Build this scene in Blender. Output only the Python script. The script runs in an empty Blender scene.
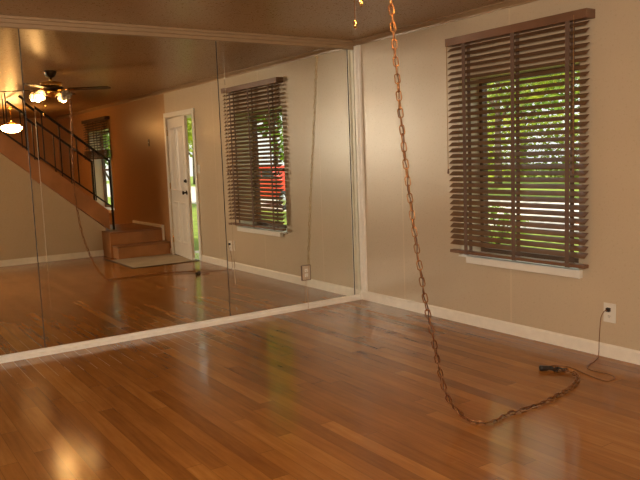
import bpy, bmesh, math, random
from mathutils import Vector, Matrix
random.seed(7)
S = bpy.context.scene
COL = S.collection
R = math.radians

# ------------------------------------------------------------------ camera
cam_d = bpy.data.cameras.new('camera'); cam = bpy.data.objects.new('camera', cam_d); COL.objects.link(cam)
CX, CY, CZ, FPX, YAW, PIT, ROL = -4.1094, -5.4618, 1.3856, 715.04, 0.5886, -0.116, -0.0376
cam_d.sensor_width = 36.0; cam_d.lens = 36.0*FPX/640.0; cam_d.clip_start = 0.05; cam_d.clip_end = 400
f_ = Vector((math.cos(PIT)*math.sin(YAW), math.cos(PIT)*math.cos(YAW), math.sin(PIT)))
r_ = Vector((math.cos(YAW), -math.sin(YAW), 0)); u_ = r_.cross(f_)
r2 = math.cos(ROL)*r_ + math.sin(ROL)*u_; u2 = -math.sin(ROL)*r_ + math.cos(ROL)*u_
m3 = Matrix((r2, u2, -f_)).transposed()
cam.matrix_world = Matrix.Translation((CX, CY, CZ)) @ m3.to_4x4()
S.camera = cam

# ------------------------------------------------------------------ world, sun, exposure
W = bpy.data.worlds.new('sky'); S.world = W; W.use_nodes = True
bg = W.node_tree.nodes['Background']
bg.inputs[0].default_value = (0.95, 0.97, 0.95, 1); bg.inputs[1].default_value = 2.1
sd = bpy.data.lights.new('sun', 'SUN'); sd.energy = 10.0; sd.angle = R(1.0); sd.color = (1.0, 0.93, 0.8)
sun = bpy.data.objects.new('sun', sd); COL.objects.link(sun); sun.location = (-20, 0, 30)
sun.rotation_euler = Vector((0.62, 0.25, -0.9)).to_track_quat('-Z', 'Y').to_euler()
vs = S.view_settings
vs.view_transform = 'Standard'; vs.look = 'None'; vs.gamma = 1; vs.use_curve_mapping = False
vs.exposure = -0.62
S.cycles.max_bounces = 14; S.cycles.diffuse_bounces = 5; S.cycles.glossy_bounces = 6
S.cycles.caustics_reflective = True
S.cycles.blur_glossy = 0.3
S.cycles.use_guiding = True
S.cycles.sample_clamp_indirect = 25
LAMP_FAN, LAMP_PEND = 260.0, 110.0
# the photographer's light, behind and above the camera position
fd = bpy.data.lights.new('photographer_flash', 'AREA'); fd.shape = 'DISK'; fd.size = 0.5; fd.energy = 125.0; fd.spread = R(122); fd.color = (1.0, 0.84, 0.65)
fl = bpy.data.objects.new('photographer_flash', fd); COL.objects.link(fl); fl.location = (-4.75, -5.75, 1.72)
fl.rotation_euler = Vector((0.50, 0.86, -0.14)).to_track_quat('-Z', 'Y').to_euler()

# ------------------------------------------------------------------ material helpers
class NT:
    def __init__(s, name):
        s.m = bpy.data.materials.new(name); s.m.use_nodes = True
        s.t = s.m.node_tree; s.n = s.t.nodes; s.b = s.n['Principled BSDF']
    def node(s, typ, **kw):
        n = s.n.new(typ)
        for k, v in kw.items(): setattr(n, k, v)
        return n
    def link(s, a, b): s.t.links.new(a, b)
    def math(s, op, a, b=None, c=None):
        n = s.node('ShaderNodeMath', operation=op)
        for i, v in enumerate((a, b, c)):
            if v is None: continue
            if isinstance(v, (int, float)): n.inputs[i].default_value = v
            else: s.link(v, n.inputs[i])
        return n.outputs[0]
    def mix(s, fac, a, b, blend='MIX'):
        n = s.node('ShaderNodeMix', data_type='RGBA', blend_type=blend)
        for i, v in ((0, fac), (6, a), (7, b)):
            if isinstance(v, (int, float)): n.inputs[i].default_value = v
            elif isinstance(v, tuple): n.inputs[i].default_value = v + (1,) if len(v) == 3 else v
            else: s.link(v, n.inputs[i])
        return n.outputs[2]
    def ramp(s, fac, stops):
        n = s.node('ShaderNodeValToRGB'); s.link(fac, n.inputs[0])
        e = n.color_ramp.elements
        while len(e) < len(stops): e.new(0.5)
        for el, (p, c) in zip(e, stops):
            el.position = p; el.color = c + (1,) if len(c) == 3 else c
        return n.outputs[0]
    def obj(s): return s.node('ShaderNodeTexCoord').outputs['Object']
    def noise(s, vec, scale, detail=3, rough=0.5):
        n = s.node('ShaderNodeTexNoise'); n.inputs['Scale'].default_value = scale
        n.inputs['Detail'].default_value = detail; n.inputs['Roughness'].default_value = rough
        s.link(vec, n.inputs['Vector']); return n.outputs[0]
    def bump(s, h, strength, dist=0.002):
        n = s.node('ShaderNodeBump'); n.inputs['Strength'].default_value = strength
        n.inputs['Distance'].default_value = dist; s.link(h, n.inputs['Height'])
        s.link(n.outputs[0], s.b.inputs['Normal'])
    def sep(s, v):
        n = s.node('ShaderNodeSeparateXYZ'); s.link(v, n.inputs[0]); return n.outputs
    def comb(s, x, y, z=0.0):
        n = s.node('ShaderNodeCombineXYZ')
        for i, v in enumerate((x, y, z)):
            if isinstance(v, (int, float)): n.inputs[i].default_value = v
            else: s.link(v, n.inputs[i])
        return n.outputs[0]
    def set(s, col=None, rough=None, metal=None, spec=None):
        if col is not None:
            if isinstance(col, tuple): s.b.inputs['Base Color'].default_value = col + (1,)
            else: s.link(col, s.b.inputs['Base Color'])
        if rough is not None:
            if isinstance(rough, (int, float)): s.b.inputs['Roughness'].default_value = rough
            else: s.link(rough, s.b.inputs['Roughness'])
        if metal is not None: s.b.inputs['Metallic'].default_value = metal
        if spec is not None: s.b.inputs['Specular IOR Level'].default_value = spec
        return s

def simple(name, col, rough=0.5, metal=0.0, var=0.08, scale=12.0, bump=0.0, spec=None):
    t = NT(name); v = t.obj()
    n = t.noise(v, scale, 3)
    dark = tuple(c*(1-var) for c in col); lite = tuple(min(1, c*(1+var)) for c in col)
    t.set(t.ramp(n, [(0.3, dark), (0.7, lite)]), rough, metal, spec)
    if bump: t.bump(t.noise(v, scale*8, 2), bump)
    return t.m

def emit(name, col, strength, base=(0.9, 0.85, 0.75)):
    t = NT(name); t.set(base, 0.3)
    t.b.inputs['Emission Color'].default_value = col + (1,); t.b.inputs['Emission Strength'].default_value = strength
    return t.m

def wall_material(name, base, seam_axis=None, seam_off=0.0, tint=0.05):
    """painted panel wall: pebbly satin paint, faint lighter caulked seams every 1.22 m"""
    t = NT(name); v = t.obj(); x, y, z = t.sep(v)
    n1 = t.noise(v, 1.3, 4); n2 = t.noise(v, 60, 2, 0.6)
    c = t.ramp(n1, [(0.25, tuple(k*(1-tint) for k in base)), (0.75, tuple(min(1, k*(1+tint)) for k in base))])
    h = n2
    if seam_axis is not None:
        a = (x, y)[seam_axis]
        k = t.math('DIVIDE', t.math('SUBTRACT', a, seam_off), 1.22)
        fr = t.math('ABSOLUTE', t.math('SUBTRACT', t.math('FRACT', k), 0.5))
        line = t.math('GREATER_THAN', fr, 0.4945)
        c = t.mix(t.math('MULTIPLY', line, 0.45), c, tuple(min(1, k*1.25) for k in base))
        h = t.math('ADD', t.math('MULTIPLY', n2, 1.0), t.math('MULTIPLY', line, 0.8))
    t.set(c, t.ramp(n2, [(0.3, (0.25,)*3), (0.7, (0.40,)*3)]), spec=0.5)
    t.bump(h, 0.6, 0.0018)
    return t.m

def floor_material():
    t = NT('strip oak floor'); v = t.obj(); x, y, z = t.sep(v)
    PW, PL = 0.086, 1.5
    u = t.math('DIVIDE', x, PW); iu = t.math('FLOOR', u); fu = t.math('FRACT', u)
    wn = t.node('ShaderNodeTexWhiteNoise', noise_dimensions='1D'); t.link(iu, wn.inputs['W'])
    w = t.math('ADD', t.math('DIVIDE', y, PL), t.math('MULTIPLY', wn.outputs[0], 7.3))
    iw = t.math('FLOOR', w); fw = t.math('FRACT', w)
    wn2 = t.node('ShaderNodeTexWhiteNoise', noise_dimensions='2D'); t.link(t.comb(iu, iw), wn2.inputs['Vector'])
    r = wn2.outputs[0]
    blot = t.noise(t.comb(t.math('MULTIPLY', x, 2.2), t.math('MULTIPLY', y, 0.9)), 1.3, 5, 0.65)
    grainv = t.comb(t.math('ADD', t.math('MULTIPLY', x, 26.0), t.math('MULTIPLY', r, 40.0)), t.math('MULTIPLY', y, 1.6), r)
    g = t.noise(grainv, 1.6, 5, 0.62)
    g2 = t.noise(grainv, 7.0, 3, 0.6)
    tone = t.math('ADD', t.math('MULTIPLY', r, 0.27), t.math('ADD', t.math('MULTIPLY', g, 0.40), t.math('MULTIPLY', blot, 0.36)))
    c = t.ramp(tone, [(0.27, (0.16, 0.054, 0.011)), (0.44, (0.29, 0.110, 0.022)), (0.59, (0.39, 0.160, 0.034)), (0.80, (0.58, 0.275, 0.07))])
    c = t.mix(t.math('MULTIPLY', g2, 0.3), c, (0.16, 0.055, 0.015))
    big = t.noise(v, 0.55, 3)
    c = t.mix(t.ramp(big, [(0.42, (0, 0, 0)), (0.7, (0.35,)*3)]), c, (0.2, 0.085, 0.03))
    # worn scuffs
    sc = t.noise(v, 5.0, 6, 0.7)
    c = t.mix(t.ramp(sc, [(0.62, (0, 0, 0)), (0.75, (0.25,)*3)]), c, (0.45, 0.24, 0.1))
    # gaps between boards: dark, and in places pale
    eu = t.math('GREATER_THAN', t.math('ABSOLUTE', t.math('SUBTRACT', fu, 0.5)), 0.484)
    ew = t.math('GREATER_THAN', t.math('ABSOLUTE', t.math('SUBTRACT', fw, 0.5)), 0.4985)
    edge = t.math('MAXIMUM', eu, ew)
    fill = t.noise(v, 2.2, 2)
    # pale gaps occur only in a strip along the mirror wall
    near = t.math('MULTIPLY', t.math('GREATER_THAN', y, -0.62), t.math('LESS_THAN', x, -1.55))
    pale_gap = t.math('MULTIPLY', t.math('GREATER_THAN', fill, 0.44), near)
    gapc = t.mix(pale_gap, (0.06, 0.02, 0.006), (0.62, 0.45, 0.28))
    c = t.mix(t.math('MULTIPLY', edge, t.math('ADD', 0.42, t.math('MULTIPLY', pale_gap, 0.5))), c, gapc)
    rough = t.ramp(t.noise(v, 3.0, 4), [(0.3, (0.11,)*3), (0.7, (0.19,)*3)])
    t.set(c, rough, spec=0.5)
    t.bump(t.math('SUBTRACT', t.math('MULTIPLY', g2, 0.12), t.math('MULTIPLY', edge, 0.6)), 0.16, 0.0015)
    return t.m

M = {}
M['wall'] = wall_material('beige panel paint', (0.56, 0.458, 0.325), 1, -1.86)
M['wall_plain'] = wall_material('beige paint', (0.56, 0.458, 0.325))
M['amber'] = wall_material('lamplight tinted paint', (0.43, 0.22, 0.085), 1, -1.86)  # orange lamplight on the walls past the door, put into their base colour
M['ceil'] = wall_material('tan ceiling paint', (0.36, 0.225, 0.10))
M['floor'] = floor_material()
M['trim'] = simple('cream trim paint', (0.85, 0.80, 0.71), 0.4, var=0.05)
M['crown'] = simple('tan crown paint', (0.32, 0.21, 0.115), 0.38, var=0.05)
M['white'] = simple('white paint', (0.80, 0.77, 0.70), 0.35, var=0.03)
M['jamb'] = simple('beige jamb paint', (0.60, 0.50, 0.36), 0.5)
M['sashbrown'] = simple('brown window frame', (0.13, 0.075, 0.045), 0.5)
M['slat'] = simple('dark brown slat', (0.20, 0.108, 0.056), 0.42, var=0.18, scale=6)
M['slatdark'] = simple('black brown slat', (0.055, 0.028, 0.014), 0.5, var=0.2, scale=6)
M['rail'] = simple('brown blind rail', (0.19, 0.095, 0.052), 0.42, var=0.12, scale=6)
M['tape'] = simple('brown cloth tape', (0.14, 0.085, 0.06), 0.85)
M['cord'] = simple('tan cord', (0.42, 0.24, 0.1), 0.7)
M['chain'] = simple('antique copper chain', (0.36, 0.17, 0.07), 0.36, 1.0, var=0.35, scale=30)
M['brasschain'] = simple('pale brass chain', (0.45, 0.36, 0.2), 0.4, 0.9, var=0.2, scale=30)
M['powercord'] = simple('brown lamp cord', (0.10, 0.042, 0.016), 0.45)
M['tancord'] = simple('brown outlet cord', (0.20, 0.085, 0.03), 0.45)
M['socket'] = simple('black bakelite', (0.022, 0.015, 0.012), 0.5)
M['plate'] = simple('ivory outlet plate', (0.78, 0.74, 0.66), 0.35, var=0.02)
M['mplate'] = simple('beige outlet plate', (0.50, 0.40, 0.29), 0.3, var=0.03)
M['slot'] = simple('dark slot', (0.03, 0.025, 0.02), 0.6)
M['brass'] = simple('polished brass', (0.80, 0.52, 0.18), 0.2, 1.0, var=0.05)
M['iron'] = simple('black iron', (0.018, 0.014, 0.011), 0.45, 0.3)
M['fanwood'] = simple('dark walnut blade', (0.06, 0.03, 0.016), 0.4, var=0.3)
M['dark'] = simple('dark bronze', (0.04, 0.03, 0.022), 0.35, 0.7)
M['stairwood'] = simple('stained stair wood', (0.44, 0.195, 0.068), 0.4, var=0.2, scale=3)
M['tread'] = simple('stained tread wood', (0.31, 0.135, 0.05), 0.35, var=0.2, scale=4)
M['mat'] = simple('grey entry vinyl', (0.48, 0.40, 0.28), 0.55, var=0.12, scale=5)
M['matedge'] = simple('dark edging', (0.07, 0.045, 0.025), 0.5)
M['lit'] = emit('lit frosted glass', (1.0, 0.53, 0.18), LAMP_FAN)
M['litp'] = emit('lit amber glass', (1.0, 0.50, 0.16), LAMP_PEND)
tg = NT('unlit frosted glass'); tg.set((0.85, 0.82, 0.72), 0.25); tg.b.inputs['Transmission Weight'].default_value = 0.6; M['glass'] = tg.m
tm = NT('mirror silver'); nz = tm.noise(tm.obj(), 2.0, 2)
tm.set(tm.ramp(nz, [(0.3, (0.83, 0.83, 0.76)), (0.7, (0.86, 0.86, 0.79))]), 0.0, 1.0); M['mirror'] = tm.m
tp = NT('window glass'); tp.set((1, 1, 1), 0.0); tp.b.inputs['Transmission Weight'].default_value = 1.0; tp.b.inputs['IOR'].default_value = 1.02; M['pane'] = tp.m
tt = NT('clear plastic'); tt.set((0.8, 0.8, 0.75), 0.08); tt.b.inputs['Transmission Weight'].default_value = 0.75; M['clear'] = tt.m
M['lawn'] = simple('lawn grass', (0.20, 0.27, 0.03), 0.9, var=0.4, scale=3, bump=0.3)
M['street'] = simple('pale concrete', (0.62, 0.58, 0.5), 0.85, var=0.1, scale=1.5)
M['brick'] = simple('brown brick', (0.35, 0.16, 0.09), 0.85, var=0.3, scale=9)
M['bark'] = simple('tree bark', (0.11, 0.075, 0.05), 0.9, var=0.3, scale=10, bump=0.4)
M['carpaint'] = simple('red car paint', (0.75, 0.06, 0.02), 0.25, var=0.04)
M['tyre'] = simple('black rubber', (0.02, 0.02, 0.02), 0.8)
M['carglass'] = simple('tinted car glass', (0.03, 0.04, 0.04), 0.08)
M['chrome'] = simple('chrome', (0.7, 0.7, 0.7), 0.2, 1.0)
def leaf_material(name, a, b):
    t = NT(name); oi = t.node('ShaderNodeObjectInfo'); n = t.noise(t.obj(), 1.4, 4, 0.7)
    c = t.ramp(n, [(0.3, a), (0.7, b)]); t.set(c, 0.5)
    tr = t.node('ShaderNodeBsdfTranslucent'); t.link(c, tr.inputs[0])
    mx = t.node('ShaderNodeMixShader'); mx.inputs[0].default_value = 0.45
    t.link(t.b.outputs[0], mx.inputs[1]); t.link(tr.outputs[0], mx.inputs[2])
    t.link(mx.outputs[0], t.n['Material Output'].inputs[0]); return t.m
M['leafa'] = leaf_material('bright leaves', (0.20, 0.30, 0.014), (0.50, 0.54, 0.05))
M['leafb'] = leaf_material('mid green leaves', (0.09, 0.18, 0.014), (0.26, 0.36, 0.03))

# ------------------------------------------------------------------ mesh helpers
def box(bm, x0, x1, y0, y1, z0, z1, mi=0, bev=0.0):
    x0, x1 = min(x0, x1), max(x0, x1); y0, y1 = min(y0, y1), max(y0, y1); z0, z1 = min(z0, z1), max(z0, z1)
    v = [bm.verts.new(p) for p in ((x0,y0,z0),(x1,y0,z0),(x1,y1,z0),(x0,y1,z0),(x0,y0,z1),(x1,y0,z1),(x1,y1,z1),(x0,y1,z1))]
    fs = [bm.faces.new([v[i] for i in q]) for q in ((0,3,2,1),(4,5,6,7),(0,1,5,4),(1,2,6,5),(2,3,7,6),(3,0,4,7))]
    for f in fs: f.material_index = mi
    if bev:
        es = list({e for f in fs for e in f.edges})
        bmesh.ops.bevel(bm, geom=es, offset=bev, segments=2, affect='EDGES', profile=0.5)
    return v
def prism(bm, poly, axis, a, b, mi=0):
    """extrude a 2D polygon along an axis (0: poly is (y,z); 1: poly is (x,z); 2: poly is (x,y))"""
    def P(q, t): return {0: (t, q[0], q[1]), 1: (q[0], t, q[1]), 2: (q[0], q[1], t)}[axis]
    A = [bm.verts.new(P(q, a)) for q in poly]; B = [bm.verts.new(P(q, b)) for q in poly]
    n = len(poly); fs = [bm.faces.new(A), bm.faces.new(B[::-1])]
    for i in range(n): fs.append(bm.faces.new((A[i], B[i], B[(i+1)%n], A[(i+1)%n])))
    for f in fs: f.material_index = mi
    bmesh.ops.recalc_face_normals(bm, faces=fs)
def tube(bm, pts, r, seg=8, closed=False, cap=True):
    pts = [Vector(p) for p in pts]; n = len(pts)
    rs = r if isinstance(r, (list, tuple)) else [r]*n
    rings = []; up = None
    for i, p in enumerate(pts):
        if closed: d = pts[(i+1)%n]-pts[i-1]
        else: d = pts[min(i+1, n-1)]-pts[max(i-1, 0)]
        d.normalize()
        if up is None:
            up = Vector((0,0,1)) if abs(d.z) < 0.9 else Vector((1,0,0))
        s = d.cross(up)
        if s.length < 1e-5: s = d.cross(Vector((0.3, 1, 0.2)))
        s.normalize(); up = s.cross(d).normalized()
        rings.append([bm.verts.new(p + rs[i]*(math.cos(k*2*math.pi/seg)*s + math.sin(k*2*math.pi/seg)*up)) for k in range(seg)])
    rng = range(n) if closed else range(n-1)
    for i in rng:
        a, b = rings[i], rings[(i+1)%n]
        for k in range(seg): bm.faces.new((a[k], a[(k+1)%seg], b[(k+1)%seg], b[k])).smooth = True
    if cap and not closed:
        bm.faces.new(rings[0][::-1]); bm.faces.new(rings[-1])
def lathe(bm, prof, mat=Matrix(), seg=24, capb=False, capt=False):
    rings = []
    for r, z in prof:
        rings.append([bm.verts.new(mat @ Vector((r*math.cos(2*math.pi*k/seg), r*math.sin(2*math.pi*k/seg), z))) for k in range(seg)])
    fs = []
    for a, b in zip(rings, rings[1:]):
        for k in range(seg):
            f = bm.faces.new((a[k], a[(k+1)%seg], b[(k+1)%seg], b[k])); f.smooth = True; fs.append(f)
    if capb: fs.append(bm.faces.new(rings[0][::-1]))
    if capt: fs.append(bm.faces.new(rings[-1]))
    return fs
def spline(pts, per=8):
    P = [Vector(p) for p in pts]; P = [2*P[0]-P[1]] + P + [2*P[-1]-P[-2]]
    out = []
    for i in range(1, len(P)-2):
        a, b, c, d = P[i-1:i+3]
        for k in range(per):
            t = k/per
            out.append(0.5*((2*b)+(-a+c)*t+(2*a-5*b+4*c-d)*t*t+(-a+3*b-3*c+d)*t**3))
    out.append(P[-2]); return out
def BM(): return bmesh.new()
def obj(name, bm, mats, parent=None, loc=None, recalc=False):
    if recalc: bmesh.ops.recalc_face_normals(bm, faces=bm.faces)
    me = bpy.data.meshes.new(name); bm.to_mesh(me); bm.free()
    for m in (mats if isinstance(mats, (list, tuple)) else [mats]): me.materials.append(M[m])
    o = bpy.data.objects.new(name, me); COL.objects.link(o)
    if parent: o.parent = parent
    if loc: o.location = loc
    return o
def tag(o, label=None, cat=None, group=None, kind=None):
    if label: o['label'] = label
    if cat: o['category'] = cat
    if group: o['group'] = group
    if kind: o['kind'] = kind
    return o
def thing(name, label, cat, loc=(0,0,0), group=None, kind=None):
    o = bpy.data.objects.new(name, None); COL.objects.link(o); o.location = loc; o.empty_display_size = 0.1
    return tag(o, label, cat, group, kind)
def struct(name, bm, mats, label=None, parent=None):
    o = obj(name, bm, mats, parent)
    o['kind'] = 'structure'
    if label: o['label'] = label
    return o

# ------------------------------------------------------------------ room shell
H = 2.44; XL, YB = -6.3, -10.9; TW = 0.28
WIN = [(-2.45, -1.35, 0.55, 1.95), (-8.62, -7.36, 0.55, 2.02)]
DOOR = (-4.66, -3.72, 0.0, 2.04)
bm = BM(); box(bm, XL-0.2, TW, YB-0.2, 0.2, -0.2, 0.0); struct('floor', bm, 'floor')

def holed_wall_x(bm, x0, x1, y0, y1, z0, z1, holes, split=None):
    ys = sorted({y0, y1, *[h[0] for h in holes], *[h[1] for h in holes], *([split] if split else [])})
    zs = sorted({z0, z1, *[h[2] for h in holes], *[h[3] for h in holes]})
    zs = [z for z in zs if z0 <= z <= z1]
    def solid(i, j):
        if i < 0 or j < 0 or i >= len(ys)-1 or j >= len(zs)-1: return False
        cy, cz = (ys[i]+ys[i+1])/2, (zs[j]+zs[j+1])/2
        return not any(h[0] < cy < h[1] and h[2] < cz < h[3] for h in holes)
    def q(pts, mi): bm.faces.new([bm.verts.new(p) for p in pts]).material_index = mi
    for i in range(len(ys)-1):
        for j in range(len(zs)-1):
            if not solid(i, j): continue
            a, b, c, d = ys[i], ys[i+1], zs[j], zs[j+1]
            mi = 1 if (split and (a+b)/2 < split) else 0
            q([(x0,a,c),(x0,a,d),(x0,b,d),(x0,b,c)], mi); q([(x1,a,c),(x1,b,c),(x1,b,d),(x1,a,d)], 2)
            if not solid(i-1, j): q([(x0,a,c),(x1,a,c),(x1,a,d),(x0,a,d)], 0)
            if not solid(i+1, j): q([(x0,b,c),(x0,b,d),(x1,b,d),(x1,b,c)], 0)
            if not solid(i, j-1): q([(x0,a,c),(x0,b,c),(x1,b,c),(x1,a,c)], 0)
            if not solid(i, j+1): q([(x0,a,d),(x1,a,d),(x1,b,d),(x0,b,d)], 0)
    bmesh.ops.remove_doubles(bm, verts=bm.verts, dist=1e-5)
bm = BM(); holed_wall_x(bm, 0.0, TW, YB, 0.2, 0.0, H+0.2, WIN+[DOOR], split=-4.70)
struct('wall_right', bm, ['wall', 'amber', 'brick'])
bm = BM(); box(bm, XL-0.2, 0.0, 0.010, 0.2, 0.0, H+0.2); struct('wall_back', bm, 'wall_plain')
bm = BM(); box(bm, XL-0.2, XL, YB, 0.01, 0.0, H+0.2); struct('wall_left', bm, 'wall_plain')
bm = BM(); box(bm, XL-0.2, TW, YB-0.2, YB, 0.0, H+0.2); struct('wall_front', bm, 'amber')
# ceiling with the stairwell opening
HX0, HX1, HY0, HY1 = -3.75, -2.2, -6.45, -5.42
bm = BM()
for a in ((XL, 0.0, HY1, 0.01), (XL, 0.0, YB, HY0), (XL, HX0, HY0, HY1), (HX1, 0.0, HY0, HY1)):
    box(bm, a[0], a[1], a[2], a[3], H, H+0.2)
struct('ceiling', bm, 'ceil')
bm = BM()
box(bm, HX0-0.1, HX1+0.1, HY1, HY1+0.1, H+0.2, 4.7); box(bm, HX0-0.1, HX1+0.1, HY0-0.1, HY0, H+0.2, 4.7)
box(bm, HX0-0.1, HX0, HY0, HY1, H+0.2, 4.7); box(bm, HX1, HX1+0.1, HY0, HY1, H+0.2, 4.7)
box(bm, HX0-0.1, HX1+0.1, HY0-0.1, HY1+0.1, 4.7, 4.8)
struct('wall_stairwell', bm, 'wall_plain')

# baseboards, crown and corner trims
HB = 0.089
bm = BM()
for y0, y1 in ((-3.655, -0.001), (-4.79, -4.725), (YB, -6.46)):
    prism(bm, [(0,0),(-0.013,0),(-0.013,HB-0.012),(-0.006,HB),(0,HB)], 1, y0, y1)
struct('baseboard_right', bm, 'trim')
bm = BM(); prism(bm, [(0,0.386),(-0.013,0.386),(-0.013,0.42),(-0.006,0.43),(0,0.43)], 1, -6.40, -5.035)
prism(bm, [(0,0.195),(-0.03,0.195),(-0.03,0.43),(0,0.43)], 1, -5.034, -5.008); struct('baseboard_landing', bm, 'trim')
bm = BM(); box(bm, XL, XL+0.013, YB, 0.0, 0, HB); struct('baseboard_left', bm, 'trim')
bm = BM(); box(bm, XL+0.013, -0.013, YB, YB+0.013, 0, HB); struct('baseboard_front', bm, 'trim')
bm = BM(); prism(bm, [(0,H),(-0.042,H),(-0.042,H-0.010),(-0.030,H-0.016),(-0.014,H-0.036),(-0.012,H-0.047),(0,H-0.047)], 1, YB, -0.0305)
struct('trim_1', bm, 'crown', 'narrow crown moulding along the window wall')
bm = BM(); prism(bm, [(0.009,H),(-0.030,H),(-0.030,H-0.016),(-0.022,H-0.022),(-0.022,H-0.044),(-0.012,H-0.050),(-0.012,H-0.074),(-0.004,H-0.078),(0.009,H-0.078)], 0, XL, 0.0)
struct('trim_2', bm, 'crown', 'stepped moulding above the mirrors')
bm = BM(); prism(bm, [(0.009,0),(-0.020,0),(-0.020,0.026),(-0.012,0.032),(-0.012,0.046),(-0.004,0.053),(0.009,0.053)], 0, XL, -0.03)
box(bm, -0.033, -0.0, -0.024, 0.009, 0, 0.062, bev=0.002)
struct('trim_3', bm, 'trim', 'white ledge trim under the mirrors')
bm = BM(); box(bm, -0.016, 0, -0.040, -0.006, 0.09, H-0.048, bev=0.003); box(bm, -0.024, 0, -0.100, -0.058, 0.09, H-0.048, bev=0.003); box(bm, -0.008, 0, -0.058, -0.040, 0.09, H-0.048)
struct('trim_4', bm, 'trim', 'vertical batten trim in the corner beside the mirrors')

# ------------------------------------------------------------------ mirrors
def mirror(x0, x1, label, bevel_left=True):
    root = thing('wall_mirror', label, 'mirror', ((x0+x1)/2, 0.004, 0.054), group='wall mirrors')
    cx = (x0+x1)/2; bw = 0.062
    bm = BM(); xl = x0+bw if bevel_left else x0
    box(bm, xl-cx, x1-cx, -0.004, 0.003, 0.0, 2.306); obj('mirror_glass', bm, 'mirror', root)
    if bevel_left:
        t = bw*math.tan(R(0.3))
        bm = BM(); prism(bm, [(x0-cx, 0.003), (x0-cx, -0.004-t), (x0+bw-cx, -0.004), (x0+bw-cx, 0.003)], 2, 0.0, 2.306)
        tag(obj('bevel', bm, 'mirror', root), 'narrow bevelled edge strip')
        bm = BM(); prism(bm, [(x0+bw-0.002-cx, -0.0035), (x0+bw-0.002-cx, -0.0047), (x0+bw+0.001-cx, -0.0042), (x0+bw+0.001-cx, -0.0035)], 2, 0.0, 2.306)
        obj('bevel_ridge', bm, 'mirror', root)
mirror(-1.418, -0.0865, 'tall mirror panel nearest the room corner, reflecting the window blind')
mirror(-2.948, -1.4215, 'wide middle mirror panel reflecting the stairs and white door')
mirror(-4.478, -2.9515, 'mirror panel at the left edge, reflecting the hanging amber lamp')
mirror(-0.0825, -0.001, 'very narrow mirror strip filling the gap at the corner', False)
bm = BM(); box(bm, -0.0895, -0.0800, -0.0015, 0.009, 0.054, 2.36)
struct('trim_5', bm, 'slot', 'black joint between mirror and corner strip')
for xs in (-1.4198, -2.9498):
    bm = BM(); box(bm, xs-0.0035, xs+0.0035, -0.0012, 0.009, 0.054, 2.36); struct('trim_6', bm, 'slot', 'dark joint between mirrors')

# ------------------------------------------------------------------ windows
def window(n, y0, y1, z0, z1):
    root = bpy.data.objects.new('window_%d' % n, None); COL.objects.link(root); root.location = (0.2, (y0+y1)/2, z0); root['kind'] = 'structure'
    w = (y1-y0)/2; h = z1-z0; zm = h*0.50
    bm = BM(); x0, x1 = 0.02, 0.076; e = 0.035
    for a in ((-w, -w+e, 0, h), (w-e, w, 0, h), (-w+e, w-e, 0, e+0.01), (-w+e, w-e, h-e, h)): box(bm, x0, x1, a[0], a[1], a[2], a[3])
    obj('window_frame', bm, 'sashbrown', root)
    bm = BM(); box(bm, x0+0.01, x1-0.005, -w+e, w-e, zm-0.02, zm+0.02); obj('meeting_rail', bm, 'rail', root)
    bm = BM(); box(bm, 0.046, 0.050, -w+e, w-e, e+0.01, zm-0.02); box(bm, 0.052, 0.056, -w+e, w-e, zm+0.02, h-e); obj('pane', bm, 'pane', root)
    bm = BM(); box(bm, -0.235, 0.02, -w+0.002, w-0.002, 0.0, 0.012); box(bm, -0.240, -0.2005, -w-0.035, w-0.085, -0.045, 0.012, bev=0.004); obj('window_sill', bm, 'white', root)
    return root
window(1, *WIN[0]); window(2, *WIN[1])

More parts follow.
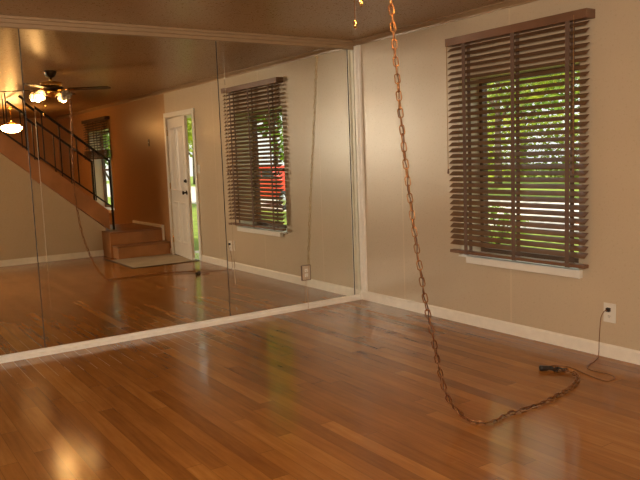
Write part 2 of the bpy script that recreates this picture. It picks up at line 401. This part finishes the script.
# blinds
def blind(name, y0, y1, ztop, zbot, label, raised=None, tapes=(), cords=(), sm='slat', rm='rail'):
    cy = (y0+y1)/2; root = thing(name, label, 'window blind', (0, cy, ztop))
    hw = (y1-y0)/2; xc = -0.060; SW = 0.050; TH = R(-34)
    bm = BM(); box(bm, -0.092, -0.001, -hw-0.012, hw+0.012, -0.058, 0.0, bev=0.003); obj('head_rail', bm, rm, root)
    lo = zbot-ztop
    bm = BM(); z = -0.085; zs = []
    end = (raised-ztop) if raised else lo+0.045
    while z > end: zs.append(z); z -= 0.0455
    for z in zs:
        # room edge hangs lower than the window edge
        c, s = math.cos(TH), math.sin(TH)
        prof = []
        for k in range(5):
            t = -1+k*0.5; prof.append((t*SW/2, 0.0022*(1-t*t)))
        top = [(xc + a*c - (b+0.0014)*(s), z - a*s*1.0*(1) + (b+0.0014)*c) for a, b in prof]
        bot = [(xc + a*c - (b-0.0014)*(s), z - a*s + (b-0.0014)*c) for a, b in prof]
        prism(bm, top+bot[::-1], 1, -hw+0.002*random.random(), hw-0.002*random.random())
    if raised:
        zz = end-0.005
        for k in range(22):
            d = random.uniform(-0.004, 0.004)
            box(bm, xc-0.025+d, xc+0.025+d, -hw, hw, zz-0.0035, zz); zz -= 0.0062
        zlow = zz
    else: zlow = lo+0.024
    obj('slats', bm, sm, root)
    bm = BM(); box(bm, xc-0.026, xc+0.026, -hw, hw, zlow-0.024, zlow, bev=0.004); obj('bottom_rail', bm, rm, root)
    for ty in tapes:
        bm = BM()
        for xx in (xc-0.027, xc+0.027): box(bm, xx-0.0006, xx+0.0006, ty-cy-0.017, ty-cy+0.017, zlow-0.026 if xx < xc else zlow, -0.058)
        box(bm, xc-0.027, xc+0.027, ty-cy-0.017, ty-cy+0.017, zlow-0.0275, zlow-0.0245)
        obj('ladder_tape', bm, 'tape', root)
    for ty, zl in cords:
        bm = BM(); tube(bm, [(-0.096, ty-cy, -0.03), (-0.098, ty-cy, (zl-ztop)/2), (-0.098, ty-cy, zl-ztop)], 0.0022, 6)
        co = obj('lift_cord', bm, 'cord', root)
        bm = BM(); lathe(bm, [(0.002,0.004),(0.006,-0.004),(0.009,-0.028),(0.007,-0.036),(0.001,-0.038)], Matrix.Translation((-0.098, ty-cy, zl-ztop)), 10); obj('tassel', bm, 'rail', co)
    return root
blind('window_blind', -2.555, -1.305, 2.255, 0.585, 'dark brown slatted blind lowered over the window beside the mirrors',
      tapes=(-1.485, -1.96, -2.42), cords=((-1.315, 1.25), (-2.475, 1.25)))
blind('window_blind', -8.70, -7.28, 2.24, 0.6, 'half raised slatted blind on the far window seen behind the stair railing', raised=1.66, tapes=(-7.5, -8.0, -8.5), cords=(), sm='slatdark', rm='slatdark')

# ------------------------------------------------------------------ entry door
dr = bpy.data.objects.new('door_1', None); COL.objects.link(dr); dr.location = (0, -4.19, 0); dr['kind'] = 'structure'
y0, y1 = DOOR[0]+4.19, DOOR[1]+4.19
bm = BM()
for a in ((y0-0.065, y0, 0, 2.105), (y1, y1+0.065, 0, 2.105), (y0, y1, 2.04, 2.105)):
    box(bm, -0.018, 0, a[0], a[1], a[2], a[3], bev=0.004)
obj('casing', bm, 'white', dr)
bm = BM()
box(bm, 0.0, TW, y0, y0+0.018, 0, 2.04); box(bm, 0.0, TW, y1-0.018, y1, 0, 2.04); box(bm, 0.0, TW, y0+0.018, y1-0.018, 2.022, 2.04)
obj('jamb', bm, 'jamb', dr)
bm = BM(); box(bm, -0.01, TW, y0+0.018, y1-0.018, 0.0, 0.015, bev=0.004); obj('threshold', bm, 'chrome', dr)
LW, LH, LT = 0.895, 1.995, 0.04
leaf_bm = BM(); box(leaf_bm, 0, LT, 0, LW, 0, LH)
leaf = obj('door_leaf', leaf_bm, 'white', dr)
leaf.location = (0.004, y0+0.02, 0.018); leaf.rotation_euler = (0, 0, R(7.5))
bm = BM()
for (a, b, c, d) in ((0.11,0.40,0.95,1.86),(0.495,0.785,0.95,1.86),(0.11,0.40,0.20,0.80),(0.495,0.785,0.20,0.80)):
    for s in (1,):
        # moulded ring and raised field of each panel
        def ring(o, i, h0, h1):
            A=[(a+o,c+o),(b-o,c+o),(b-o,d-o),(a+o,d-o)]; B=[(a+i,c+i),(b-i,c+i),(b-i,d-i),(a+i,d-i)]
            va=[bm.verts.new((-h0,p[0],p[1])) for p in A]; vb=[bm.verts.new((-h1,p[0],p[1])) for p in B]
            for k in range(4): bm.faces.new((va[k],vb[k],vb[(k+1)%4],va[(k+1)%4]))
            return vb
        ring(0,0.012,0.0,0.012); ring(0.012,0.03,0.012,0.002); ring(0.03,0.05,0.002,0.002); q=ring(0.05,0.085,0.002,0.010); bm.faces.new(q[::-1])
obj('door_panels', bm, 'white', leaf, recalc=True)
for nm, z in (('door_knob', 0.94), ('deadbolt', 1.10)):
    bm = BM(); mt = Matrix.Translation((0.0, LW-0.07, z)) @ Matrix.Rotation(R(-90), 4, 'Y')
    lathe(bm, [(0.03,0),(0.03,0.006),(0.012,0.01),(0.012,0.035),(0.026,0.045),(0.028,0.055),(0.02,0.064),(0.001,0.066)] if nm == 'door_knob' else [(0.028,0),(0.028,0.01),(0.02,0.016),(0.001,0.017)], mt, 16)
    if nm == 'deadbolt': box(bm, -0.034, -0.014, LW-0.076, LW-0.064, z-0.016, z+0.016)
    obj(nm, bm, 'dark', leaf)
for z in (0.22, 1.02, 1.80):
    bm = BM(); tube(bm, [(-0.008, -0.006, z-0.045), (-0.008, -0.006, z+0.045)], 0.008, 8); obj('hinge', bm, 'brass', leaf)

# light switches and outlets
def plate(name, label, cat, loc, w=0.075, h=0.118, kind='outlet', group=None, face='x', pm='plate'):
    root = thing(name, label, cat, loc, group)
    def bx(bm, d0, d1, a0, a1, c0, c1, bev=0.0):
        if face == 'x': box(bm, -d1, -d0, a0, a1, c0, c1, bev=bev)
        else: box(bm, a0, a1, -d1, -d0, c0, c1, bev=bev)
    bm = BM(); bx(bm, 0, 0.006, -w/2, w/2, -h/2, h/2, 0.002); obj('cover_plate', bm, pm, root)
    if kind == 'outlet':
        for s in (1, -1):
            bm = BM(); bx(bm, 0.006, 0.0085, -0.017, 0.017, s*0.022-0.015, s*0.022+0.015, 0.001); rc = obj('receptacle', bm, 'plate', root)
            bm = BM()
            for a in (-0.006, 0.006): bx(bm, 0.0085, 0.009, a-0.0014, a+0.0014, s*0.022-0.004, s*0.022+0.006)
            bx(bm, 0.0085, 0.009, -0.002, 0.002, s*0.022-0.011, s*0.022-0.007)
            obj('slot', bm, 'slot', rc)
    else:
        bm = BM(); bx(bm, 0.006, 0.016, -0.006, 0.006, -0.002, 0.014, 0.001); obj('toggle', bm, 'plate', root)
    return root
plate('wall_outlet', 'ivory double outlet low on the window wall with a brown cord plugged in', 'outlet', (0, -2.69, 0.30), 0.088, 0.128)
plate('light_switch', 'ivory light switch on the wall just beside the white door', 'light switch', (0, -3.60, 1.28), kind='switch')
plate('light_switch', 'small brown switch plate on the amber-lit wall above the stair landing', 'light switch', (0, -5.42, 1.70), 0.06, 0.11, kind='switch', pm='sashbrown')

# mirror mounted outlet with its own chain running up to the moulding
mo = plate('mirror_outlet', 'small beige outlet with thin dark rim mounted low on the mirror', 'outlet', (-0.632, -0.0005, 0.335), 0.086, 0.13, face='y', pm='mplate')
bm = BM()
for a in ((-0.047,-0.0432,-0.07,0.07),(0.0432,0.047,-0.07,0.07),(-0.0432,0.0432,0.0655,0.07),(-0.0432,0.0432,-0.07,-0.0655)): box(bm, a[0], a[1], -0.009, 0.0, a[2], a[3])
obj('cover_rim', bm, 'sashbrown', mo)

def link_mesh(bm, p, d, roll, L, Wd, wire, n=12, seg=6):
    """one oval chain link centred on p, long axis d"""
    d = d.normalized(); up = Vector((0,0,1)) if abs(d.z) < 0.95 else Vector((1,0,0))
    s = d.cross(up).normalized(); t = s.cross(d)
    s2 = math.cos(roll)*s + math.sin(roll)*t
    st = (L-Wd)/2; pts = []
    for k in range(n):
        a = 2*math.pi*k/n
        pts.append(p + d*(math.cos(a)*Wd/2 + (st if math.cos(a) >= 0 else -st)) + s2*(math.sin(a)*Wd/2))
    tube(bm, pts, wire, seg, closed=True)
def resample(pts, step):
    out = [pts[0].copy()]; acc = 0.0
    for a, b in zip(pts, pts[1:]):
        l = (b-a).length; pos = 0.0
        while acc + (l-pos) >= step:
            pos += step-acc; out.append(a + (b-a)*(pos/l)); acc = 0.0
        acc += l-pos
    return out
def chain(name, pts, L, Wd, wire, mat, parent, flat_z=None):
    bm = BM(); q = resample(pts, L-2.2*wire)
    for i in range(len(q)-1):
        c = (q[i]+q[i+1])/2; d = q[i+1]-q[i]
        if flat_z is not None and c.z < 0.03:
            roll = R(38 if i % 2 else -38) + random.uniform(-.3, .3); c.z = 0.012 + 0.003*(i % 2)
        else: roll = R(45)+ (math.pi/2 if i % 2 else 0) + random.uniform(-.35, .35)
        link_mesh(bm, c, d, roll, L, Wd, wire)
    return obj(name, bm, mat, parent)
sc = thing('swag_chain', 'thin pale chain running up the mirror from the small outlet', 'chain', (0, 0, 0))
mp = spline([(-0.425, -0.008, 2.275), (-0.47, -0.008, 1.8), (-0.52, -0.008, 1.3), (-0.56, -0.008, 0.9), (-0.602, -0.008, 0.41)], 10)
chain('chain_links', mp, 0.042, 0.014, 0.0018, 'brasschain', sc)
bm = BM(); tube(bm, [(p.x + 0.004*math.sin(i*1.3), p.y, p.z) for i, p in enumerate(mp)] + [(-0.618, -0.012, 0.36)], 0.0012, 6); obj('lamp_cord', bm, 'cord', sc)
bm = BM(); tube(bm, [(-0.425, -0.001, 2.285), (-0.425, -0.014, 2.287), (-0.425, -0.018, 2.275), (-0.425, -0.012, 2.266)], 0.0025, 6); obj('hook', bm, 'brass', sc)
bm = BM(); tube(bm, [(-0.635, -0.012, 0.285), (-0.636, -0.014, 0.2), (-0.636, -0.024, 0.1), (-0.636, -0.026, 0.004)], 0.0015, 6)
tag(obj('extension_wire', bm, 'cord'), 'thin tan wire dropping from the mirror outlet to the floor', 'wire')

# ------------------------------------------------------------------ the long swag chain hanging from the fan to the floor
FX, FY = -2.04, -2.90
lc = thing('swag_chain', 'long copper swag chain hanging from the ceiling fan and trailing over the wood floor', 'chain', (0, 0, 0))
HP = [(-1.885, -2.797, 2.236), (-1.876, -2.785, 2.19), (-1.872, -2.785, 2.106), (-1.876, -2.825, 1.72), (-1.88, -2.865, 1.402), (-1.874, -2.893, 1.166), (-1.858, -2.916, 0.928), (-1.828, -2.934, 0.682),
      (-1.790, -2.940, 0.5), (-1.735, -2.926, 0.31), (-1.676, -2.914, 0.165), (-1.60, -2.925, 0.065), (-1.545, -2.955, 0.014)]
FP = [(-1.505, -3.005, 0.012), (-1.425, -3.013, 0.012), (-1.31, -2.985, 0.012), (-1.236, -2.997, 0.012), (-1.073, -2.996, 0.012), (-0.86, -2.962, 0.012), (-0.71, -2.929, 0.012), (-0.598, -2.88, 0.012), (-0.519, -2.822, 0.012), (-0.483, -2.75, 0.012), (-0.499, -2.68, 0.012), (-0.53, -2.62, 0.012)]
cp = spline(HP+FP, 10)
chain('chain_links', cp, 0.047, 0.024, 0.0030, 'chain', lc, flat_z=0)
bm = BM(); wp = []
for i, p in enumerate(cp):
    wob = 0.006*math.sin(i*0.9); wp.append((p.x+wob, p.y+0.005*math.cos(i*0.9), max(p.z+0.002, 0.0055)))
tube(bm, wp, 0.0028, 6); obj('lamp_cord', bm, 'powercord', lc)
bm = BM(); a = Vector((-0.53, -2.62, 0.017)); b = Vector((-0.60, -2.565, 0.018)); d = (b-a).normalized()
q = Vector((0,0,1)).rotation_difference(d).to_matrix().to_4x4()
lathe(bm, [(0.006,-0.03),(0.008,-0.01),(0.014,0.0),(0.0165,0.012),(0.0165,0.03),(0.018,0.032),(0.018,0.052),(0.012,0.055),(0.001,0.04)], Matrix.Translation(a) @ q, 16, capb=True)
obj('lamp_socket', bm, 'socket', lc)
bm = BM(); rr = random.Random(3); loop = []
for i in range(60):
    t = i/59; c = a.lerp(Vector((-0.485, -2.70, 0.016)), t*1.0)
    loop.append((c.x+0.017*math.sin(i*1.1), c.y+0.017*math.cos(i*1.25), 0.016+0.011*math.sin(i*0.9)))
tube(bm, loop, 0.0035, 6)
tag(obj('twisted_wire', bm, 'socket', lc), 'black wire twisted round the chain end')

# cord from the outlet to the chain's end
cd = thing('power_cord', 'thin brown power cord from the wall outlet looping over the floor', 'cord', (0, -2.69, 0))
cpts = [(-0.030, -2.69, 0.322), (-0.042, -2.675, 0.312), (-0.040, -2.652, 0.27), (-0.030, -2.638, 0.20), (-0.026, -2.63, 0.1), (-0.030, -2.63, 0.02), (-0.09, -2.66, 0.004), (-0.2, -2.70, 0.0035), (-0.30, -2.735, 0.0035), (-0.335, -2.80, 0.0035), (-0.325, -2.90, 0.0035), (-0.353, -2.965, 0.0035), (-0.42, -2.985, 0.0035), (-0.455, -2.95, 0.0035), (-0.42, -2.80, 0.0035), (-0.380, -2.66, 0.0035), (-0.41, -2.58, 0.0035), (-0.48, -2.565, 0.0035), (-0.515, -2.59, 0.009)]
bm = BM(); tube(bm, [(p.x, p.y+2.69, p.z) for p in spline(cpts, 8)], 0.0026, 6); obj('cord', bm, 'tancord', cd)
bm = BM(); box(bm, -0.032, -0.0092, -0.013, 0.013, 0.31, 0.336, bev=0.004); obj('plug', bm, 'socket', cd)

# ------------------------------------------------------------------ ceiling fan
fan = thing('ceiling_fan', 'four blade ceiling fan with brass light kit and glass shades', 'ceiling fan', (FX, FY, H))
bm = BM(); lathe(bm, [(0.001,0),(0.065,0),(0.068,-0.02),(0.05,-0.06),(0.02,-0.075),(0.001,-0.075)], seg=24); obj('canopy', bm, 'dark', fan)
bm = BM(); tube(bm, [(0,0,-0.07),(0,0,-0.14)], 0.014, 12); obj('downrod', bm, 'brass', fan)
bm = BM(); lathe(bm, [(0.001,-0.115),(0.07,-0.115),(0.115,-0.128),(0.125,-0.14),(0.125,-0.165),(0.11,-0.170),(0.11,-0.176)], seg=32); mh = obj('motor_housing', bm, 'brass', fan)
bm = BM(); lathe(bm, [(0.11,-0.176),(0.13,-0.178),(0.13,-0.200),(0.10,-0.21),(0.001,-0.21)], seg=32); obj('motor_band', bm, 'dark', mh)
BD = math.atan2(0.555, 0.83)
for k in range(4):
    ang = BD + k*math.pi/2; mt = Matrix.Rotation(ang, 4, 'Z')
    bm = BM(); pl = [(0.20,-0.055),(0.26,-0.062),(0.60,-0.068),(0.645,-0.05),(0.66,0.0),(0.645,0.05),(0.60,0.068),(0.26,0.062),(0.20,0.055)]
    prism(bm, pl, 2, -0.004, 0.004)
    bmesh.ops.transform(bm, matrix=Matrix.Translation((0,0,-0.205)) @ mt @ Matrix.Rotation(R(5), 4, 'X'), verts=bm.verts)
    bl = obj('blade', bm, 'fanwood', fan)
    bm = BM(); box(bm, 0.10, 0.215, -0.016, 0.016, -0.004, 0.004); box(bm, 0.20, 0.26, -0.035, 0.035, -0.008, -0.0045)
    bmesh.ops.transform(bm, matrix=Matrix.Translation((0,0,-0.2065)) @ mt @ Matrix.Rotation(R(5), 4, 'X'), verts=bm.verts)
    obj('blade_iron', bm, 'brass', bl)
bm = BM(); lathe(bm, [(0.001,-0.21),(0.07,-0.21),(0.085,-0.22),(0.085,-0.245),(0.06,-0.26),(0.045,-0.28),(0.03,-0.29),(0.001,-0.292)], seg=24); lk = obj('light_kit', bm, 'brass', fan)
for k, lit in enumerate((True, True, True, False)):
    ang = math.atan2(0.618, -0.784) + k*math.pi/2
    d = Vector((math.cos(ang), math.sin(ang), 0))
    bm = BM(); tube(bm, spline([d*0.05+Vector((0,0,-0.225)), d*0.10+Vector((0,0,-0.215)), d*0.145+Vector((0,0,-0.212)), d*0.16+Vector((0,0,-0.230))], 5), 0.008, 8)
    ar = obj('lamp_arm', bm, 'brass', fan)
    ax = (d*0.55+Vector((0,0,-1))).normalized()
    q = Vector((0,0,1)).rotation_difference(ax).to_matrix().to_4x4()
    mt = Matrix.Translation(d*0.155+Vector((0,0,-0.222))) @ q
    bm = BM(); lathe(bm, [(0.02,-0.015),(0.026,0.0),(0.026,0.012)], mt, 16, capb=True); obj('lamp_holder', bm, 'brass', ar)
    bm = BM(); lathe(bm, [(0.024,0.01),(0.04,0.02),(0.054,0.045),(0.060,0.07),(0.058,0.09),(0.056,0.088),(0.057,0.07),(0.05,0.045),(0.036,0.024),(0.022,0.014)], mt, 20)
    sh = obj('lamp_shade', bm, 'glass', fan); sh['label'] = 'frosted glass tulip shade'
    bm = BM(); lathe(bm, [(0.012,0.012),(0.018,0.03),(0.034,0.052),(0.041,0.075),(0.036,0.098),(0.020,0.112),(0.001,0.116)], mt, 16)
    obj('bulb', bm, 'lit' if lit else 'plate', sh)
for (px, py, z1) in ((-2.152, -2.873, 1.955), (-2.1225, -2.8814, 2.05)):
    bm = BM(); x, y = px-FX, py-FY
    tube(bm, [(x*0.72, y*0.72, -0.232), (x*0.95, y*0.95, -0.24), (x, y, -0.26), (x, y, z1-H+0.02)], 0.0016, 6)
    pc = obj('pull_chain', bm, 'brass', fan)
    bm = BM(); lathe(bm, [(0.002,0.02),(0.007,0.014),(0.009,0.0),(0.007,-0.012),(0.001,-0.016)], Matrix.Translation((x, y, z1-H)), 12); obj('pull_fob', bm, 'brass', pc)

# ------------------------------------------------------------------ pendant beyond the stairs
pn = thing('pendant_lamp', 'amber glowing pendant lamp with brass cap hanging beyond the stairs', 'lamp', (-1.50, -8.0, H))
bm = BM(); lathe(bm, [(0.001,0),(0.055,0),(0.055,-0.012),(0.02,-0.03),(0.001,-0.03)], seg=20); obj('canopy', bm, 'brass', pn)
bm = BM(); tube(bm, [(0,0,-0.025),(0,0,-0.27)], 0.006, 10); obj('stem', bm, 'brass', pn)
bm = BM(); lathe(bm, [(0.012,-0.25),(0.04,-0.256),(0.095,-0.272),(0.10,-0.285),(0.10,-0.300)], seg=28); obj('brass_cap', bm, 'brass', pn)
bm = BM(); lathe(bm, [(0.098,-0.301),(0.15,-0.315),(0.172,-0.34),(0.172,-0.37),(0.15,-0.405),(0.10,-0.43),(0.05,-0.44),(0.001,-0.442)], seg=28); obj('glass_bowl', bm, 'litp', pn)

# ------------------------------------------------------------------ entry mat, stairs and railings
em = thing('entry_mat', 'grey vinyl mat with dark edging on the floor inside the white door', 'mat', (-0.50, -4.3, 0))
bm = BM(); box(bm, -0.44, 0.478, -0.49, 0.54, 0.0, 0.006); obj('mat_surface', bm, 'mat', em)
bm = BM(); box(bm, -0.47, -0.44, -0.73, 0.57, 0.0, 0.009, bev=0.002); box(bm, -0.44, 0.478, 0.54, 0.57, 0.0, 0.009, bev=0.002); obj('edging', bm, 'matedge', em)

LZ = 0.385; SF, SB = -5.45, -6.40; LX = -0.75
st = thing('staircase', 'brown wooden staircase with low landing behind the white door', 'stairs', (LX, SF, 0))
def rel(bm): bmesh.ops.translate(bm, verts=bm.verts, vec=(-LX, -SF, 0)); return bm
bm = BM(); box(bm, LX-0.05, -0.001, -5.06, -4.815, 0.0, 0.165); obj('lower_step', rel(bm), 'stairwood', st)
bm = BM(); box(bm, LX-0.06, -0.001, -5.06, -4.795, 0.165, 0.19, bev=0.004); obj('step_tread', rel(bm), 'tread', st)
bm = BM(); box(bm, LX-0.08, -0.001, SB, -5.06, 0.0, LZ-0.025); obj('landing_riser', rel(bm), 'stairwood', st)
bm = BM(); box(bm, LX-0.08, -0.001, SB, -5.035, LZ-0.025, LZ, bev=0.004); obj('landing', rel(bm), 'tread', st)
RISE, RUN = 0.195, 0.235; NS = 11
for k in range(NS):
    x1 = LX - k*RUN; z1 = LZ + (k+1)*RISE
    bm = BM(); box(bm, x1-0.02, x1, SB+0.05, SF-0.05, z1-RISE, z1-0.028); obj('riser', rel(bm), 'stairwood', st)
    bm = BM(); box(bm, x1-RUN-0.02, x1+0.02, SB+0.05, SF-0.05, z1-0.028, z1, bev=0.004); obj('tread', rel(bm), 'tread', st)
SL = 0.83
def strg(xa, xb, lo): return [(xa, lo+SL*(-0.69-xa)), (xb, lo+SL*(-0.69-xb))]
for ya, yb in ((SF-0.045, SF+0.0), (SB, SB+0.045)):
    bm = BM(); a = -0.70; b = -3.45
    prism(bm, [(a, LZ), (b, LZ+SL*(-0.69-b)), (b, LZ+0.33+SL*(-0.69-b)), (a-0.0, LZ+0.30)], 1, ya, yb)
    obj('stringer', rel(bm), 'stairwood', st)
for ya, yb in ((SF-0.045, SF-0.005), (SB+0.005, SB+0.045)):
    bm = BM(); b = -2.75
    prism(bm, [(LX-0.02, 0), (LX-0.02, LZ+SL*(-0.69-LX)-0.012), (b, LZ+SL*(-0.69-b)-0.001), (b, 0)], 1, ya, yb)
    o = obj('side_panel', rel(bm), 'wall_plain', st); o['label'] = 'beige painted wall under the stairs'
bm = BM(); box(bm, -2.75, LX-0.02, SF-0.005, SF+0.009, 0, HB); obj('baseboard', rel(bm), 'trim', st)

def railing(y, ph=0.0):
    OFF = Vector((LX, SF, 0))
    def zt(x): return 1.44 + 0.785*(-0.635-x)
    def zb(x): return 0.735 + 0.785*(-0.635-x)
    def bar(bm, p, q, w):
        p, q = Vector(p), Vector(q); d = (q-p).normalized(); s = Vector((0,1,0)); t = s.cross(d).normalized()
        v = [bm.verts.new(c + s*a*w + t*b*w - OFF) for c in (p, q) for a, b in ((-1,-1),(1,-1),(1,1),(-1,1))]
        for f in ((0,1,2,3),(7,6,5,4),(0,4,5,1),(1,5,6,2),(2,6,7,3),(3,7,4,0)): bm.faces.new([v[i] for i in f])
    xe = -1.86; xe2 = -2.76
    bm = BM(); bar(bm, (-0.625, y, zt(-0.625)), (xe, y, zt(xe)), 0.016); root = obj('handrail', bm, 'iron', st, recalc=True)
    root['label'] = 'black iron handrail'
    bm = BM(); bar(bm, (-0.635, y, zb(-0.635)), (xe2, y, zb(xe2)), 0.011); obj('lower_rail', bm, 'iron', root, recalc=True)
    bm = BM(); bar(bm, (-0.635, y, LZ), (-0.635, y, zt(-0.635)), 0.014); obj('newel_post', bm, 'iron', root, recalc=True)
    for k in range(1, 10 if not ph else 9):
        x = -0.635-k*0.235-ph
        top = min(zt(x), H-0.002)
        low = (LZ+0.315+SL*(-0.69-x)) if k % 2 else zb(x)
        bm = BM(); bar(bm, (x, y, low), (x, y, top), 0.0075); obj('baluster', bm, 'iron', root, recalc=True)
railing(SF-0.0225)
railing(SB+0.0225, 0.105)

# ------------------------------------------------------------------ outdoors
GZ = -0.3
bm = BM(); box(bm, TW, 60, -70, 70, GZ-0.2, GZ); struct('ground_lawn', bm, 'lawn')
bm = BM(); box(bm, 7.6, 15.5, -70, 70, GZ, GZ+0.02); struct('ground_street', bm, 'street')
bm = BM(); box(bm, TW, 2.2, -5.2, -3.2, GZ, GZ+0.25); struct('ground_porch', bm, 'street')
bm = BM(); box(bm, TW, 60, -70, YB-0.2, GZ-0.2, GZ-0.19); bm.free()

def leaves(bm, centre, radii, n, size, rng, boxy=False):
    for _ in range(n):
        while True:
            p = Vector((rng.uniform(-1,1), rng.uniform(-1,1), rng.uniform(-1,1)))
            if boxy or 0.25 < p.length < 1: break
        c = Vector(centre) + Vector((p.x*radii[0], p.y*radii[1], p.z*radii[2]))
        a = Vector((rng.gauss(0,1), rng.gauss(0,1), rng.gauss(0,1))).normalized(); b = a.orthogonal().normalized()
        L = size*rng.uniform(0.6, 1.3); w = L*0.45
        v = [bm.verts.new(c+q) for q in (-a*L*0.5, b*w*0.5, a*L*0.5, -b*w*0.5)]
        bm.faces.new(v)
def tree(x, y, h, rad, seed, label, mat, size=0.2, low=0.35, n=3600):
    rng = random.Random(seed); root = thing('tree', label, 'tree', (x, y, GZ))
    bm = BM(); tips = []
    tp = [(0,0,0), (rng.uniform(-.1,.1), rng.uniform(-.1,.1), h*0.3), (rng.uniform(-.2,.2), rng.uniform(-.2,.2), h*0.6), (0,0,h*0.85)]
    s = spline(tp, 5); tube(bm, s, [0.16*(h/7)*(1-0.8*i/(len(s)-1)) for i in range(len(s))], 10)
    for k in range(9):
        a = k*2.4+rng.uniform(-.3,.3); z0 = h*rng.uniform(low*0.8, 0.75); r = rad*rng.uniform(0.5, 0.95)
        e = Vector((math.cos(a)*r, math.sin(a)*r, min(h, z0+rng.uniform(-0.05, 0.25)*h))); tips.append(e)
        p0 = Vector((0,0,z0*0.85)); q = spline([p0, (p0+e)/2+Vector((0,0,0.08*h)), e], 4)
        tube(bm, q, [0.06*(h/7)*(1-0.75*i/(len(q)-1)) for i in range(len(q))], 7)
    obj('trunk', bm, 'bark', root)
    bm = BM(); tips.append(Vector((0,0,h*0.88)))
    for e in tips: leaves(bm, e, (rad*0.48, rad*0.48, h*0.16), n//10, size, rng)
    obj('foliage', bm, mat, root)
tree(20.5, 7.8, 7.5, 3.1, 1, 'leafy tree across the street at the right edge of the window view', 'leafa', 0.34, 0.25, 5200)
tree(20.5, 16.8, 8.0, 3.3, 2, 'tall bright green tree across the street, at the middle of the window view', 'leafa', 0.34, 0.22, 5200)
tree(36.0, 28.5, 11.0, 4.4, 16, 'big tree farthest away, behind the hedge in the window view', 'leafb', 0.45, 0.2, 5200)
tree(19.0, -34.0, 8.0, 3.3, 6, 'dark green tree across the street behind the red car, seen in the mirrored window', 'leafb', 0.36, 0.2, 5200)
tree(18.0, -44.0, 9.0, 3.8, 17, 'tree far down the street, seen through the gap of the white door', 'leafa', 0.40, 0.2, 5200)
tree(5.4, -12.4, 8.5, 2.3, 7, 'tall yard tree with leaves in the upper part of the mirrored window', 'leafa', 0.24, 0.38, 5200)
tree(11.5, 10.6, 9.0, 3.2, 18, 'near yard tree on the left with branches hanging into the window view', 'leafa', 0.26, 0.36, 6500)
tree(6.8, 0.9, 8.5, 3.2, 19, 'near yard tree on the right with branches hanging into the window view', 'leafa', 0.26, 0.36, 6500)
tree(4.6, -21.5, 5.0, 2.0, 8, 'bushy tree on the lawn outside the far window', 'leafb', 0.22, 0.15, 3000)
def bush(x, y, rx, ry, h, seed, label, mat, n=1600, size=0.12, boxy=False):
    rng = random.Random(seed); root = thing('bush', label, 'bush', (x, y, GZ))
    bm = BM()
    for k in range(7):
        a = k*0.9; tube(bm, [(0,0,0),(rx*0.3*math.cos(a), ry*0.3*math.sin(a), h*0.5),(rx*0.5*math.cos(a), ry*0.5*math.sin(a), h*0.8)], [0.02,0.014,0.006], 6)
    obj('stems', bm, 'bark', root)
    bm = BM(); leaves(bm, (0,0,h*0.52), (rx, ry, h*0.5), n, size, rng, boxy); obj('foliage', bm, mat, root)
bush(5.2, 3.0, 0.5, 0.6, 0.75, 11, 'small dark bush on the lawn low in the window view', 'leafb', 700, 0.10)
bush(27.0, 9.5, 0.9, 10.0, 3.3, 12, 'long hedge across the street under the trees', 'leafa', 11000, 0.3, True)
bush(27.0, 29.8, 0.9, 10.0, 3.3, 13, 'hedge far along the street beyond the broad tree', 'leafa', 11000, 0.3, True)
bush(26.0, -32.0, 0.9, 11.0, 3.0, 14, 'hedge across the street behind the red car', 'leafa', 11000, 0.3, True)

# parked car
car = thing('car', 'red parked car on the street, seen through the mirrored window', 'car', (8.7, -15.8, GZ+0.02))
car.rotation_euler = (0, 0, R(90))
bm = BM()
prof = [(-2.1,0.35),(-2.15,0.6),(-2.05,0.85),(-1.3,0.95),(-0.75,1.38),(0.55,1.42),(1.15,0.98),(1.95,0.85),(2.15,0.6),(2.1,0.35)]
prism(bm, prof, 1, -0.85, 0.85)
bmesh.ops.bevel(bm, geom=list(bm.edges), offset=0.06, segments=2, affect='EDGES'); obj('body', bm, 'carpaint', car)
for s in (-1, 1):
    for pl in ([(-1.05,0.98),(-0.66,1.30),(-0.12,1.34),(-0.12,0.98)], [(-0.04,0.98),(-0.04,1.34),(0.48,1.34),(0.90,0.98)]):
        bm = BM(); prism(bm, pl, 1, s*0.845, s*0.857); obj('side_window', bm, 'carglass', car)
for sx in (-1.3, 1.35):
    for sy in (-0.8, 0.8):
        bm = BM(); mt = Matrix.Translation((sx, sy, 0.31)) @ Matrix.Rotation(R(90), 4, 'X')
        lathe(bm, [(0.02,-0.1),(0.2,-0.1),(0.29,-0.1),(0.31,-0.07),(0.31,0.07),(0.29,0.1),(0.2,0.1),(0.02,0.1)], mt, 24, True, True); w = obj('wheel', bm, 'tyre', car)
        bm = BM(); lathe(bm, [(0.02,-0.105),(0.18,-0.108),(0.19,-0.1),(0.19,0.1),(0.18,0.108),(0.02,0.105)], mt, 20, True, True); obj('hubcap', bm, 'chrome', w)
for sx in (-2.12, 2.12):
    bm = BM(); box(bm, sx-0.05, sx+0.05, -0.8, 0.8, 0.36, 0.5, bev=0.02); obj('bumper', bm, 'chrome', car)
